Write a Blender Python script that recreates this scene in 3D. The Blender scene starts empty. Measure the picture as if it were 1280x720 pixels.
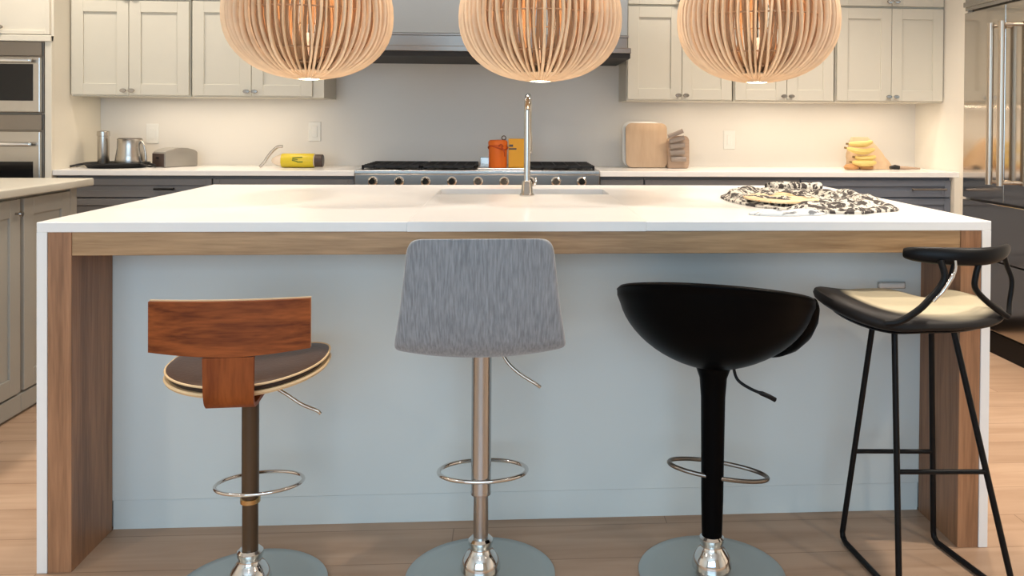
import bpy, bmesh, math, random
from mathutils import Matrix, Vector, noise
random.seed(7)
S = bpy.context.scene
COL = S.collection
PI = math.pi

# ------------------------------------------------------------------ camera
cd = bpy.data.cameras.new('camera'); cam = bpy.data.objects.new('camera', cd); COL.objects.link(cam)
R = ((0.9977517, -0.0666819, 0.0067083), (0.0667537, 0.9977077, -0.0111049), (-0.0059525, 0.0115277, 0.9999158))
mx = Matrix.Identity(4)
for i in range(3):
    mx[i][0] = R[0][i]; mx[i][1] = R[2][i]; mx[i][2] = -R[1][i]
mx[0][3], mx[1][3], mx[2][3] = 1.23, -2.28356, 1.19149
cam.matrix_world = mx
cd.sensor_width = 36; cd.lens = 1056.75 * 36 / 1280
cd.shift_x = (640 - 709.13) / 1280; cd.shift_y = (163.6 - 360) / 1280
cd.clip_start = 0.05
S.camera = cam

# ------------------------------------------------------------------ world, exposure
w = bpy.data.worlds.new('sky'); S.world = w; w.use_nodes = True
w.node_tree.nodes['Background'].inputs[0].default_value = (0.55, 0.72, 1.0, 1)
w.node_tree.nodes['Background'].inputs[1].default_value = 1.0
S.view_settings.view_transform = 'Standard'; S.view_settings.look = 'None'
S.view_settings.gamma = 1; S.view_settings.use_curve_mapping = False
S.view_settings.exposure = 0.0

def area(name, loc, rot, sx, sy, power, color, spread=PI):
    l = bpy.data.lights.new(name, 'AREA'); l.shape = 'RECTANGLE'; l.size = sx; l.size_y = sy
    l.energy = power; l.color = color; l.spread = spread
    o = bpy.data.objects.new(name, l); o.location = loc; o.rotation_euler = rot; COL.objects.link(o); return o
WARM = (1.0, 0.84, 0.64); SOFT = (1.0, 0.88, 0.75); COOL = (0.56, 0.80, 1.0)
# daylight through the windows of the rear wall (behind the camera)
area('window_daylight', (0.6, -4.40, 1.60), (PI/2, 0, 0), 3.6, 1.8, 84, COOL)
# recessed ceiling downlights
DOWN = [(-1.1, 1.95, 17), (0.05, 1.95, 12), (1.25, 1.95, 14), (2.4, 1.95, 17), (3.15, 1.25, 32),
        (0.25, 0.45, 16), (1.25, 0.45, 18), (2.4, 0.45, 19),
        (-1.05, 0.2, 34), (3.3, -0.3, 46), (-1.0, -1.6, 14), (0.9, -2.8, 8), (3.2, -1.8, 18)]
for x, y, p in DOWN:
    l = bpy.data.lights.new('ceiling_downlight', 'SPOT'); l.energy = p * 3.2; l.color = SOFT
    l.spot_size = math.radians(125); l.spot_blend = 0.7; l.shadow_soft_size = 0.07
    o = bpy.data.objects.new('ceiling_downlight_lamp', l); o.location = (x, y, 2.66); COL.objects.link(o)
# LED strips fixed under the wall cabinets
for x0, x1, p in ((-0.98, -0.54, 1.1), (-0.5, 0.05, 1.1), (1.98, 2.46, 0.9), (2.56, 3.05, 1.1), (3.14, 3.56, 1.3)):
    area('under_cabinet_lamp', ((x0+x1)/2, 2.60, 1.300), (0, 0, 0), x1-x0, 0.03, p, WARM)

# ------------------------------------------------------------------ materials
def nt(name):
    m = bpy.data.materials.new(name); m.use_nodes = True
    n = m.node_tree; return m, n, n.nodes['Principled BSDF']
def mat(name, col, rough=0.5, metal=0.0, var=0.0, vscale=8.0, bump=0.0, bscale=60, spec=0.5, aniso=None, emit=None, trans=0, ior=1.45, coat=0):
    m, n, b = nt(name)
    b.inputs['Base Color'].default_value = (*col, 1); b.inputs['Roughness'].default_value = rough
    b.inputs['Metallic'].default_value = metal; b.inputs['Specular IOR Level'].default_value = spec
    b.inputs['Transmission Weight'].default_value = trans; b.inputs['IOR'].default_value = ior
    b.inputs['Coat Weight'].default_value = coat
    if emit:
        b.inputs['Emission Color'].default_value = (*emit[0], 1); b.inputs['Emission Strength'].default_value = emit[1]
    tc = n.nodes.new('ShaderNodeTexCoord')
    nz = n.nodes.new('ShaderNodeTexNoise'); nz.inputs['Scale'].default_value = vscale; nz.inputs['Detail'].default_value = 4
    mp = n.nodes.new('ShaderNodeMapping')
    if aniso: mp.inputs['Scale'].default_value = aniso
    n.links.new(tc.outputs['Object'], mp.inputs[0]); n.links.new(mp.outputs[0], nz.inputs['Vector'])
    mixn = n.nodes.new('ShaderNodeMix'); mixn.data_type = 'RGBA'
    mixn.inputs[6].default_value = tuple(c*(1-var) for c in col) + (1,)
    mixn.inputs[7].default_value = tuple(min(1, c*(1+var)) for c in col) + (1,)
    n.links.new(nz.outputs[0], mixn.inputs[0]); n.links.new(mixn.outputs[2], b.inputs['Base Color'])
    if bump:
        n2 = n.nodes.new('ShaderNodeTexNoise'); n2.inputs['Scale'].default_value = bscale; n2.inputs['Detail'].default_value = 3
        n.links.new(mp.outputs[0], n2.inputs['Vector'])
        bp = n.nodes.new('ShaderNodeBump'); bp.inputs['Strength'].default_value = bump; bp.inputs['Distance'].default_value = 0.002
        n.links.new(n2.outputs[0], bp.inputs['Height']); n.links.new(bp.outputs[0], b.inputs['Normal'])
    return m
def wood(name, c1, c2, axis='z', scale=14, rough=0.45, stretch=0.06, c3=None):
    m, n, b = nt(name)
    tc = n.nodes.new('ShaderNodeTexCoord'); mp = n.nodes.new('ShaderNodeMapping')
    sc = [1, 1, 1]; sc['xyz'.index(axis)] = stretch; mp.inputs['Scale'].default_value = sc
    nz = n.nodes.new('ShaderNodeTexNoise'); nz.inputs['Scale'].default_value = scale; nz.inputs['Detail'].default_value = 6
    nz.inputs['Distortion'].default_value = 1.2
    n3 = n.nodes.new('ShaderNodeTexNoise'); n3.inputs['Scale'].default_value = scale*9; n3.inputs['Detail'].default_value = 3
    rp = n.nodes.new('ShaderNodeValToRGB')
    rp.color_ramp.elements[0].position = 0.36; rp.color_ramp.elements[0].color = (*c1, 1)
    rp.color_ramp.elements[1].position = 0.66; rp.color_ramp.elements[1].color = (*c2, 1)
    if c3:
        e = rp.color_ramp.elements.new(0.5); e.color = (*c3, 1)
    mm = n.nodes.new('ShaderNodeMix'); mm.data_type = 'FLOAT'; mm.inputs[0].default_value = 0.35
    n.links.new(tc.outputs['Object'], mp.inputs[0])
    n.links.new(mp.outputs[0], nz.inputs['Vector']); n.links.new(mp.outputs[0], n3.inputs['Vector'])
    n.links.new(nz.outputs[0], mm.inputs[2]); n.links.new(n3.outputs[0], mm.inputs[3])
    n.links.new(mm.outputs[0], rp.inputs[0]); n.links.new(rp.outputs[0], b.inputs['Base Color'])
    b.inputs['Roughness'].default_value = rough
    bp = n.nodes.new('ShaderNodeBump'); bp.inputs['Strength'].default_value = 0.15; bp.inputs['Distance'].default_value = 0.001
    n.links.new(n3.outputs[0], bp.inputs['Height']); n.links.new(bp.outputs[0], b.inputs['Normal'])
    return m
def floor_mat():
    m, n, b = nt('oak plank floor')
    tc = n.nodes.new('ShaderNodeTexCoord'); br = n.nodes.new('ShaderNodeTexBrick')
    br.offset = 0.37; br.inputs['Scale'].default_value = 1.0
    br.inputs['Brick Width'].default_value = 1.7; br.inputs['Row Height'].default_value = 0.19
    br.inputs['Mortar Size'].default_value = 0.0016; br.inputs['Mortar Smooth'].default_value = 0.3; br.inputs['Bias'].default_value = 0
    br.inputs['Color1'].default_value = (0.455, 0.305, 0.205, 1); br.inputs['Color2'].default_value = (0.55, 0.38, 0.262, 1)
    br.inputs['Mortar'].default_value = (0.26, 0.16, 0.10, 1)
    mp = n.nodes.new('ShaderNodeMapping'); mp.inputs['Scale'].default_value = (0.7, 7, 1)
    nz = n.nodes.new('ShaderNodeTexNoise'); nz.inputs['Scale'].default_value = 2.2; nz.inputs['Detail'].default_value = 6; nz.inputs['Distortion'].default_value = 0.8
    rp = n.nodes.new('ShaderNodeValToRGB'); rp.color_ramp.elements[0].position = 0.3; rp.color_ramp.elements[0].color = (0.80, 0.755, 0.71, 1)
    rp.color_ramp.elements[1].position = 0.62; rp.color_ramp.elements[1].color = (1, 1, 1, 1)
    mu = n.nodes.new('ShaderNodeMix'); mu.data_type = 'RGBA'; mu.blend_type = 'MULTIPLY'; mu.inputs[0].default_value = 1
    n.links.new(tc.outputs['Object'], br.inputs['Vector']); n.links.new(tc.outputs['Object'], mp.inputs[0])
    n.links.new(mp.outputs[0], nz.inputs['Vector']); n.links.new(nz.outputs[0], rp.inputs[0])
    n.links.new(br.outputs[0], mu.inputs[6]); n.links.new(rp.outputs[0], mu.inputs[7]); n.links.new(mu.outputs[2], b.inputs['Base Color'])
    b.inputs['Roughness'].default_value = 0.42; b.inputs['Specular IOR Level'].default_value = 0.35
    return m
M = {}
M['wall'] = mat('cream wall paint', (0.85, 0.80, 0.71), 0.6, var=0.02)
M['splash'] = mat('pale backsplash', (0.77, 0.725, 0.66), 0.30, var=0.02, vscale=3)
M['ceil'] = mat('ceiling paint', (0.85, 0.83, 0.79), 0.8)
M['floor'] = floor_mat()
M['quartz'] = mat('white quartz', (0.86, 0.84, 0.81), 0.22, var=0.02, vscale=5)
M['oak_z'] = wood('oak vertical grain', (0.22, 0.105, 0.050), (0.42, 0.210, 0.105), 'z', 18)
M['oak_x'] = wood('oak horizontal grain', (0.25, 0.14, 0.062), (0.50, 0.31, 0.155), 'x', 18)
M['panel'] = mat('white painted panel', (0.66, 0.70, 0.68), 0.45, var=0.03, vscale=2)
M['greige'] = mat('greige cabinet paint', (0.66, 0.625, 0.53), 0.4, var=0.02)
M['greige_left'] = mat('warm grey cabinet paint', (0.36, 0.345, 0.305), 0.45, var=0.05, vscale=3)
M['charcoal'] = mat('grey cabinet paint', (0.17, 0.165, 0.165), 0.4, var=0.03)
M['cream'] = mat('cream cabinet paint', (0.82, 0.765, 0.65), 0.4, var=0.02)
M['hood'] = mat('grey blue hood paint', (0.33, 0.355, 0.375), 0.45, var=0.02)
M['steel'] = mat('brushed stainless steel', (0.50, 0.475, 0.44), 0.26, 1.0, var=0.05, vscale=30, aniso=(1, 1, 0.05))
M['steel_dark'] = mat('dark stainless steel', (0.26, 0.235, 0.21), 0.30, 1.0, var=0.05)
M['fridge'] = mat('fridge stainless steel', (0.60, 0.55, 0.49), 0.13, 1.0, var=0.03)
M['chrome'] = mat('polished chrome', (0.72, 0.71, 0.69), 0.08, 1.0)
M['faucet'] = mat('brushed chrome faucet', (0.50, 0.495, 0.48), 0.16, 1.0)
M['pole'] = mat('grey steel pole', (0.47, 0.475, 0.475), 0.24, 1.0)
M['handle_steel'] = mat('satin steel bar', (0.56, 0.49, 0.41), 0.32, 1.0)
M['satin'] = mat('satin steel disc', (0.50, 0.52, 0.50), 0.32, 1.0, var=0.04)
M['nickel'] = mat('nickel knob', (0.42, 0.39, 0.35), 0.25, 1.0)
M['black'] = mat('black metal', (0.004, 0.004, 0.0045), 0.42, var=0.1, spec=0.2)
M['iron'] = mat('cast iron', (0.010, 0.009, 0.009), 0.55)
M['glass_black'] = mat('black oven glass', (0.006, 0.006, 0.007), 0.08)
M['bowl'] = mat('black satin plastic', (0.002, 0.002, 0.0022), 0.35, spec=0.04)
M['walnut'] = wood('walnut veneer', (0.100, 0.021, 0.004), (0.33, 0.085, 0.018), 'x', 18, 0.5, 0.10)
M['walnut_z'] = wood('walnut veneer stem', (0.16, 0.035, 0.006), (0.29, 0.074, 0.015), 'z', 16, 0.5, 0.12)
M['ply'] = mat('pale plywood edge', (0.70, 0.50, 0.28), 0.5, var=0.1)
M['leather'] = mat('dark brown leather', (0.065, 0.036, 0.024), 0.38, var=0.35, vscale=10, bump=0.3, bscale=120)
M['bronze'] = mat('brown painted pole', (0.085, 0.052, 0.028), 0.34, 0.3)
M['brass'] = mat('brass band', (0.55, 0.38, 0.18), 0.25, 1.0)
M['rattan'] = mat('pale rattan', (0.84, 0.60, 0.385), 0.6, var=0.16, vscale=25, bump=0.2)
M['rattan_shaded'] = mat('rattan with painted gap shade', (0.46, 0.27, 0.145), 0.6, var=0.2, vscale=20)  # rattan darkened to paint the shade in the gaps between lamp ribs
M['bulb'] = mat('lit bulb', (1, 0.95, 0.85), 0.4, emit=((1.0, 0.86, 0.62), 9.0))
M['white'] = mat('white plastic', (0.80, 0.78, 0.73), 0.35)
M['orange'] = mat('orange paper', (0.85, 0.17, 0.015), 0.5, var=0.15)
M['yellow'] = mat('yellow card', (0.85, 0.40, 0.02), 0.5, var=0.08)
M['label_y'] = mat('yellow label film', (0.66, 0.50, 0.02), 0.35, var=0.12)
M['label_g'] = mat('green print', (0.14, 0.18, 0.01), 0.5)
M['brown_dark'] = mat('dark brown plastic', (0.065, 0.04, 0.03), 0.35)
M['clear'] = mat('clear film', (0.80, 0.66, 0.52), 0.25, var=0.15, vscale=30)
M['board'] = wood('maple board', (0.47, 0.32, 0.20), (0.55, 0.385, 0.25), 'z', 8, 0.5)
M['block'] = wood('knife block wood', (0.40, 0.27, 0.18), (0.52, 0.36, 0.25), 'x', 12, 0.5)
M['handle'] = mat('grey brown knife handle', (0.30, 0.24, 0.20), 0.4)
M['paper'] = mat('brown paper', (0.60, 0.42, 0.26), 0.75, var=0.1, bump=0.5, bscale=14)
M['banana'] = mat('banana skin', (0.72, 0.53, 0.17), 0.5, var=0.15)
M['stem'] = mat('banana tip', (0.20, 0.12, 0.03), 0.6)
M['bread'] = mat('bread crust', (0.56, 0.28, 0.10), 0.6, var=0.2, vscale=20, bump=0.6, bscale=30)
M['glass'] = mat('clear glass', (0.92, 0.92, 0.90), 0.03, trans=1.0, ior=1.3)
M['toaster'] = mat('grey brushed metal', (0.40, 0.38, 0.35), 0.35, 0.6, var=0.05)
M['marble'] = mat('cream marble', (0.56, 0.53, 0.45), 0.3, var=0.14, vscale=3)
def fabric_mat():
    m, n, b = nt('grey woven fabric')
    tc = n.nodes.new('ShaderNodeTexCoord'); mp = n.nodes.new('ShaderNodeMapping'); mp.inputs['Scale'].default_value = (260, 90, 24)
    nz = n.nodes.new('ShaderNodeTexNoise'); nz.inputs['Scale'].default_value = 1; nz.inputs['Detail'].default_value = 3
    rp = n.nodes.new('ShaderNodeValToRGB'); rp.color_ramp.elements[0].position = 0.32; rp.color_ramp.elements[0].color = (0.17, 0.18, 0.195, 1)
    rp.color_ramp.elements[1].position = 0.72; rp.color_ramp.elements[1].color = (0.295, 0.31, 0.33, 1)
    n.links.new(tc.outputs['Object'], mp.inputs[0]); n.links.new(mp.outputs[0], nz.inputs['Vector'])
    n.links.new(nz.outputs[0], rp.inputs[0]); n.links.new(rp.outputs[0], b.inputs['Base Color'])
    b.inputs['Roughness'].default_value = 0.9; b.inputs['Sheen Weight'].default_value = 0.4
    bp = n.nodes.new('ShaderNodeBump'); bp.inputs['Strength'].default_value = 0.5; bp.inputs['Distance'].default_value = 0.001
    n.links.new(nz.outputs[0], bp.inputs['Height']); n.links.new(bp.outputs[0], b.inputs['Normal'])
    return m
M['fabric'] = fabric_mat()
def cloth_mat(name, light, dark, sc, thr, soft=0.05):
    m, n, b = nt(name)
    tc = n.nodes.new('ShaderNodeTexCoord'); mp = n.nodes.new('ShaderNodeMapping'); mp.inputs['Scale'].default_value = sc
    nz = n.nodes.new('ShaderNodeTexNoise'); nz.inputs['Scale'].default_value = 1; nz.inputs['Detail'].default_value = 5; nz.inputs['Distortion'].default_value = 1.5
    rp = n.nodes.new('ShaderNodeValToRGB'); rp.color_ramp.elements[0].position = thr; rp.color_ramp.elements[0].color = (*dark, 1)
    rp.color_ramp.elements[1].position = thr+soft; rp.color_ramp.elements[1].color = (*light, 1)
    n.links.new(tc.outputs['Object'], mp.inputs[0]); n.links.new(mp.outputs[0], nz.inputs['Vector'])
    n.links.new(nz.outputs[0], rp.inputs[0]); n.links.new(rp.outputs[0], b.inputs['Base Color'])
    b.inputs['Roughness'].default_value = 0.8
    return m
M['cloth_bw'] = cloth_mat('black and white print', (0.62, 0.58, 0.50), (0.035, 0.028, 0.026), (34, 26, 10), 0.50)
M['cloth_tan'] = cloth_mat('tan stripe print', (0.74, 0.58, 0.36), (0.62, 0.26, 0.07), (4, 26, 4), 0.40, 0.08)
M['cloth_grey'] = cloth_mat('grey print', (0.60, 0.62, 0.62), (0.16, 0.17, 0.18), (8, 18, 10), 0.40)
def seat_mat():   # cream hide with a black border
    m, n, b = nt('cream and black seat')
    tc = n.nodes.new('ShaderNodeTexCoord'); mp = n.nodes.new('ShaderNodeMapping')
    mp.inputs['Location'].default_value = (-0.12, -0.28, 0); mp.inputs['Scale'].default_value = (1/0.255, 1/0.20, 0)
    ln = n.nodes.new('ShaderNodeVectorMath'); ln.operation = 'LENGTH'
    rp = n.nodes.new('ShaderNodeValToRGB'); rp.color_ramp.elements[0].position = 0.76; rp.color_ramp.elements[0].color = (0.56, 0.49, 0.34, 1)
    rp.color_ramp.elements[1].position = 0.93; rp.color_ramp.elements[1].color = (0.014, 0.012, 0.011, 1)
    n.links.new(tc.outputs['Object'], mp.inputs[0]); n.links.new(mp.outputs[0], ln.inputs[0])
    n.links.new(ln.outputs['Value'], rp.inputs[0]); n.links.new(rp.outputs[0], b.inputs['Base Color'])
    b.inputs['Roughness'].default_value = 0.5; b.inputs['Specular IOR Level'].default_value = 0.15
    return m
M['seat4'] = seat_mat()

for k_ in ('walnut', 'walnut_z'): M[k_].node_tree.nodes['Principled BSDF'].inputs['Specular IOR Level'].default_value = 0.2

# ------------------------------------------------------------------ helpers
def thing(name, label, cat, loc=(0, 0, 0), group=None):
    o = bpy.data.objects.new(name, None); o.empty_display_size = 0.05; COL.objects.link(o); o.location = loc
    o['label'] = label; o['category'] = cat
    if group: o['group'] = group
    return o
def tag(o, label, cat, group=None):
    o['label'] = label; o['category'] = cat
    if group: o['group'] = group
    return o
def obj(name, bm, m, parent=None, smooth=False, origin=None, label=None):
    off = Vector((0, 0, 0)); p = parent
    while p is not None: off += p.location; p = p.parent
    if origin is not None: off = Vector(origin)
    if off.length > 0: bmesh.ops.translate(bm, verts=bm.verts, vec=-off)
    bmesh.ops.recalc_face_normals(bm, faces=bm.faces)
    me = bpy.data.meshes.new(name); bm.to_mesh(me); bm.free()
    if isinstance(m, str): m = M[m]
    me.materials.append(m)
    if smooth:
        for f in me.polygons: f.use_smooth = True
        try: me.set_sharp_from_angle(angle=math.radians(42))
        except Exception: pass
    o = bpy.data.objects.new(name, me); COL.objects.link(o)
    if parent is not None: o.parent = parent
    elif origin is not None: o.location = origin
    if label: o['label'] = label
    return o
def struct(name, bm, m):
    o = obj(name, bm, m); o['kind'] = 'structure'; return o
def B(): return bmesh.new()
def box(bm, x0, x1, y0, y1, z0, z1, bev=0.0, seg=2):
    vs = [bm.verts.new((x, y, z)) for x in (x0, x1) for y in (y0, y1) for z in (z0, z1)]
    fs = [(0, 1, 3, 2), (4, 6, 7, 5), (0, 4, 5, 1), (2, 3, 7, 6), (0, 2, 6, 4), (1, 5, 7, 3)]
    F = [bm.faces.new([vs[i] for i in f]) for f in fs]
    bmesh.ops.recalc_face_normals(bm, faces=F)
    if bev:
        es = list({e for f in F for e in f.edges})
        bmesh.ops.bevel(bm, geom=es, offset=bev, segments=seg, affect='EDGES', profile=0.5)
    return bm
def frame_of(t, up=None):
    t = t.normalized(); a = up or Vector((0, 0, 1))
    if abs(t.dot(a)) > 0.95: a = Vector((1, 0, 0))
    u = t.cross(a).normalized(); return u, u.cross(t).normalized()
def smooth_pts(pts, n=6, closed=False):
    P = [Vector(p) for p in pts]; out = []
    N = len(P); rng = range(N if closed else N-1)
    for i in rng:
        if closed: a, b, c, d = P[(i-1) % N], P[i], P[(i+1) % N], P[(i+2) % N]
        else: a, b, c, d = P[max(i-1, 0)], P[i], P[i+1], P[min(i+2, N-1)]
        for k in range(n):
            t = k/n
            out.append(0.5*((2*b)+(c-a)*t+(2*a-5*b+4*c-d)*t*t+(3*b-a-3*c+d)*t**3))
    if not closed: out.append(P[-1])
    return out
def tube(bm, pts, r, seg=10, closed=False, flat=1.0, cap=True):
    P = [Vector(p) for p in pts]; N = len(P); rings = []
    rr = r if isinstance(r, (list, tuple)) else [r]*N
    u = None
    for i in range(N):
        if closed: t = P[(i+1) % N]-P[i-1]
        else: t = P[min(i+1, N-1)]-P[max(i-1, 0)]
        t.normalize()
        if u is None: u, v = frame_of(t)
        else:
            u = (u - t*u.dot(t)).normalized(); v = u.cross(t).normalized()
        rings.append([bm.verts.new(P[i]+(u*math.cos(2*PI*k/seg)*flat+v*math.sin(2*PI*k/seg))*rr[i]) for k in range(seg)])
    for i in range(N if closed else N-1):
        a, b = rings[i], rings[(i+1) % N]
        for k in range(seg): bm.faces.new((a[k], a[(k+1) % seg], b[(k+1) % seg], b[k]))
    if not closed and cap:
        bm.faces.new(rings[0]); bm.faces.new(rings[-1][::-1])
    return bm
def lathe(bm, prof, c=(0, 0, 0), seg=40, sx=1.0, sy=1.0):
    rings = []
    for r, z in prof:
        if r < 1e-6: rings.append([bm.verts.new((c[0], c[1], c[2]+z))])
        else: rings.append([bm.verts.new((c[0]+sx*r*math.cos(2*PI*k/seg), c[1]+sy*r*math.sin(2*PI*k/seg), c[2]+z)) for k in range(seg)])
    for a, b in zip(rings, rings[1:]):
        for k in range(seg):
            k2 = (k+1) % seg
            if len(a) == 1 and len(b) == 1: break
            if len(a) == 1: bm.faces.new((a[0], b[k], b[k2]))
            elif len(b) == 1: bm.faces.new((a[k], a[k2], b[0]))
            else: bm.faces.new((a[k], a[k2], b[k2], b[k]))
    return bm
def rod(bm, p, q, r, seg=12): return tube(bm, [p, q], r, seg)
def pad(bm, cx, cy, a, b, n, top, bot, nr=10, ns=56, edge=0.006):
    """closed cushion with a superellipse outline; top(x,y), bot(x,y) give z for local x,y"""
    def out(k, s):
        t = 2*PI*k/ns; c, sn = math.cos(t), math.sin(t)
        return (a*s*math.copysign(abs(c)**(2/n), c), b*s*math.copysign(abs(sn)**(2/n), sn))
    def layer(f, ss):
        rows = []
        for s in ss:
            if s == 0: rows.append([bm.verts.new((cx, cy, f(0, 0)))])
            else: rows.append([bm.verts.new((cx+x, cy+y, f(x, y))) for x, y in (out(k, s) for k in range(ns))])
        for p, q in zip(rows, rows[1:]):
            for k in range(ns):
                k2 = (k+1) % ns
                if len(p) == 1: bm.faces.new((p[0], q[k], q[k2]))
                else: bm.faces.new((p[k], p[k2], q[k2], q[k]))
        return rows
    ss = [i/nr for i in range(nr+1)]; ss[-1] = 1 - edge/min(a, b)
    T = layer(top, ss); Bt = layer(bot, ss)
    mid = []
    for k in range(ns):
        x, y = out(k, 1.0); mid.append(bm.verts.new((cx+x, cy+y, (top(x, y)+bot(x, y))/2)))
    for ring in (T[-1], Bt[-1]):
        for k in range(ns):
            k2 = (k+1) % ns; bm.faces.new((ring[k], ring[k2], mid[k2], mid[k]))
    return bm
def xf(bm, mat4):
    bmesh.ops.transform(bm, matrix=mat4, verts=bm.verts); return bm
def shaker(x0, x1, z0, z1, yf, rail=0.058, th=0.02, face='-y'):
    """shaker door facing -y (front plane at y=yf); face='+x' builds it facing +x with x0,x1 read as y"""
    bm = B(); y0, y1 = yf, yf+th
    box(bm, x0+rail-0.004, x1-rail+0.004, y0+0.009, y1, z0+rail-0.004, z1-rail+0.004)
    box(bm, x0, x0+rail, y0, y1, z0, z1, 0.0015, 1); box(bm, x1-rail, x1, y0, y1, z0, z1, 0.0015, 1)
    box(bm, x0+rail, x1-rail, y0, y1, z0, z0+rail, 0.0015, 1); box(bm, x0+rail, x1-rail, y0, y1, z1-rail, z1, 0.0015, 1)
    if face == '+x':   # (x,y)->(-y', x)
        for v in bm.verts: x, y, z = v.co; v.co = (-(y-yf)+yf, x, z)
    return bm
def knob(x, y, z):
    bm = B(); lathe(bm, [(0, 0), (0.005, 0), (0.005, 0.014), (0.012, 0.018), (0.014, 0.022), (0.012, 0.027), (0, 0.028)], seg=16)
    return xf(bm, Matrix.Translation((x, y, z)) @ Matrix.Rotation(PI/2, 4, 'X') @ Matrix.Diagonal((1.35, 0.8, 1, 1)))

# ------------------------------------------------------------------ setting
H = 0.92; XL, XR = -1.16, 3.745; YW = 2.83
struct('floor', box(B(), -2.1, 4.6, -4.5, 2.95, -0.10, 0.0), 'floor')
struct('ceiling', box(B(), -2.1, 4.6, -4.5, 2.95, 2.70, 2.80), 'ceil')
struct('wall_back', box(B(), -2.1, 4.6, YW, 2.95, 0, 2.70), 'splash')
struct('wall_left', box(B(), -2.1, -2.0, -4.5, YW, 0, 2.70), 'wall')
bm = B(); box(bm, XR, 4.6, 2.235, YW, 0, 2.70); box(bm, 4.5, 4.6, -4.5, 2.235, 0, 2.70); box(bm, XR, 4.5, 2.235-0.93-0.06, 2.235-0.93, 0, 2.70)
struct('wall_right', bm, 'wall')
# rear wall with a wide window opening
WX0, WX1, WZ0, WZ1 = -1.3, 2.5, 0.4, 2.5
bm = B(); box(bm, -2.1, WX0, -4.6, -4.5, 0, 2.7); box(bm, WX1, 4.6, -4.6, -4.5, 0, 2.7)
box(bm, WX0, WX1, -4.6, -4.5, 0, WZ0); box(bm, WX0, WX1, -4.6, -4.5, WZ1, 2.7)
struct('wall_rear', bm, 'wall')
bm = B()
for x in (WX0, -0.05, 1.2, WX1-0.05): box(bm, x, x+0.05, -4.57, -4.52, WZ0, WZ1)
for z in (WZ0, WZ1-0.05): box(bm, WX0, WX1, -4.57, -4.52, z, z+0.05)
struct('window_1', bm, 'white')
PLACES = ['in front of the oven cabinet', 'above the aisle by the yellow bottle', 'above the aisle by the range', 'above the aisle by the knife block',
          'in front of the refrigerator', 'over the island above the walnut stool', 'over the middle of the island', 'over the island above the black bowl stool',
          'above the left cabinet run', 'to the right of the island', 'at the left rear of the room', 'at the middle rear of the room', 'at the right rear of the room']
for (x, y, p), place in zip(DOWN, PLACES):
    t = obj('ceiling_downlight', lathe(B(), [(0.0, -0.004), (0.045, -0.004), (0.05, -0.012), (0.065, -0.012), (0.07, 0)], (x, y, 2.70), 24), 'white', origin=(x, y, 2.70))
    tag(t, 'round white recessed ceiling downlight ' + place, 'light', 'recessed ceiling downlights')

# ------------------------------------------------------------------ island
W, D, RC = 2.577, 1.313, 0.231
T = 0.0265
SX0, SX1, SY0, SY1 = 0.955, 1.60, 0.86, 1.10
t = thing('island_worktop', 'white quartz island worktop with waterfall ends and undermount sink', 'worktop', (W/2, D/2, 0))
bm = B()
box(bm, 0, SX0, 0, D, H-T, H, 0.0015, 1); box(bm, SX1, W, 0, D, H-T, H, 0.0015, 1)
box(bm, SX0, SX1, 0, SY0, H-T, H); box(bm, SX0, SX1, SY1, D, H-T, H)
obj('slab', bm, 'quartz', t)
for x0 in (0, W-T): obj('waterfall_end', box(B(), x0, x0+T, 0, D, 0, H-T, 0.001, 1), 'quartz', t)
bm = B(); zb = 0.70; k = 0.006
box(bm, SX0-k, SX0, SY0-k, SY1+k, zb, H-T); box(bm, SX1, SX1+k, SY0-k, SY1+k, zb, H-T)
box(bm, SX0, SX1, SY0-k, SY0, zb, H-T); box(bm, SX0, SX1, SY1, SY1+k, zb, H-T); box(bm, SX0, SX1, SY0, SY1, zb-k, zb)
sk = obj('sink_basin', bm, 'steel', t)
t = thing('oak_frame', 'oak beam and end legs lining the overhang under the white island worktop', 'frame', (W/2, 0.1, 0))
WI = 0.087
bm = B(); box(bm, WI+0.0002, W-WI-0.0002, 0.004, RC, 0.832, H-T-0.0005, 0.001, 1)
obj('beam', bm, 'oak_x', t)
for x0, x1 in ((T+0.0005, WI), (W-WI, W-T-0.0005)):
    obj('leg', box(B(), x0, x1, 0.002, RC, 0, H-T-0.0005, 0.001, 1), 'oak_z', t)
t = thing('island_cabinet', 'white painted island base panel recessed behind the bar stools', 'cabinet', (W/2, 0.7, 0))
obj('body', box(B(), T+0.001, W-T-0.001, RC+0.022, D-0.04, 0.0, 0.69), 'panel', t)
obj('back_panel', box(B(), T+0.001, W-T-0.001, RC+0.002, RC+0.020, 0.085, H-T-0.001, 0.001, 1), 'panel', t)
obj('plinth', box(B(), WI+0.0, W-WI, RC+0.006, RC+0.0215, 0.0, 0.084), 'panel', t)
t = thing('panel_fitting', 'small white oval fitting on the island panel behind the black wire stool', 'fitting', (2.395, RC, 0.70))
obj('plate', box(B(), 2.355, 2.438, RC-0.012, RC+0.0015, 0.688, 0.705, 0.006, 3), 'white', t)
obj('rim', box(B(), 2.353, 2.440, RC-0.004, RC+0.0015, 0.686, 0.707, 0.0015, 2), 'greige_left', t)

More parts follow.
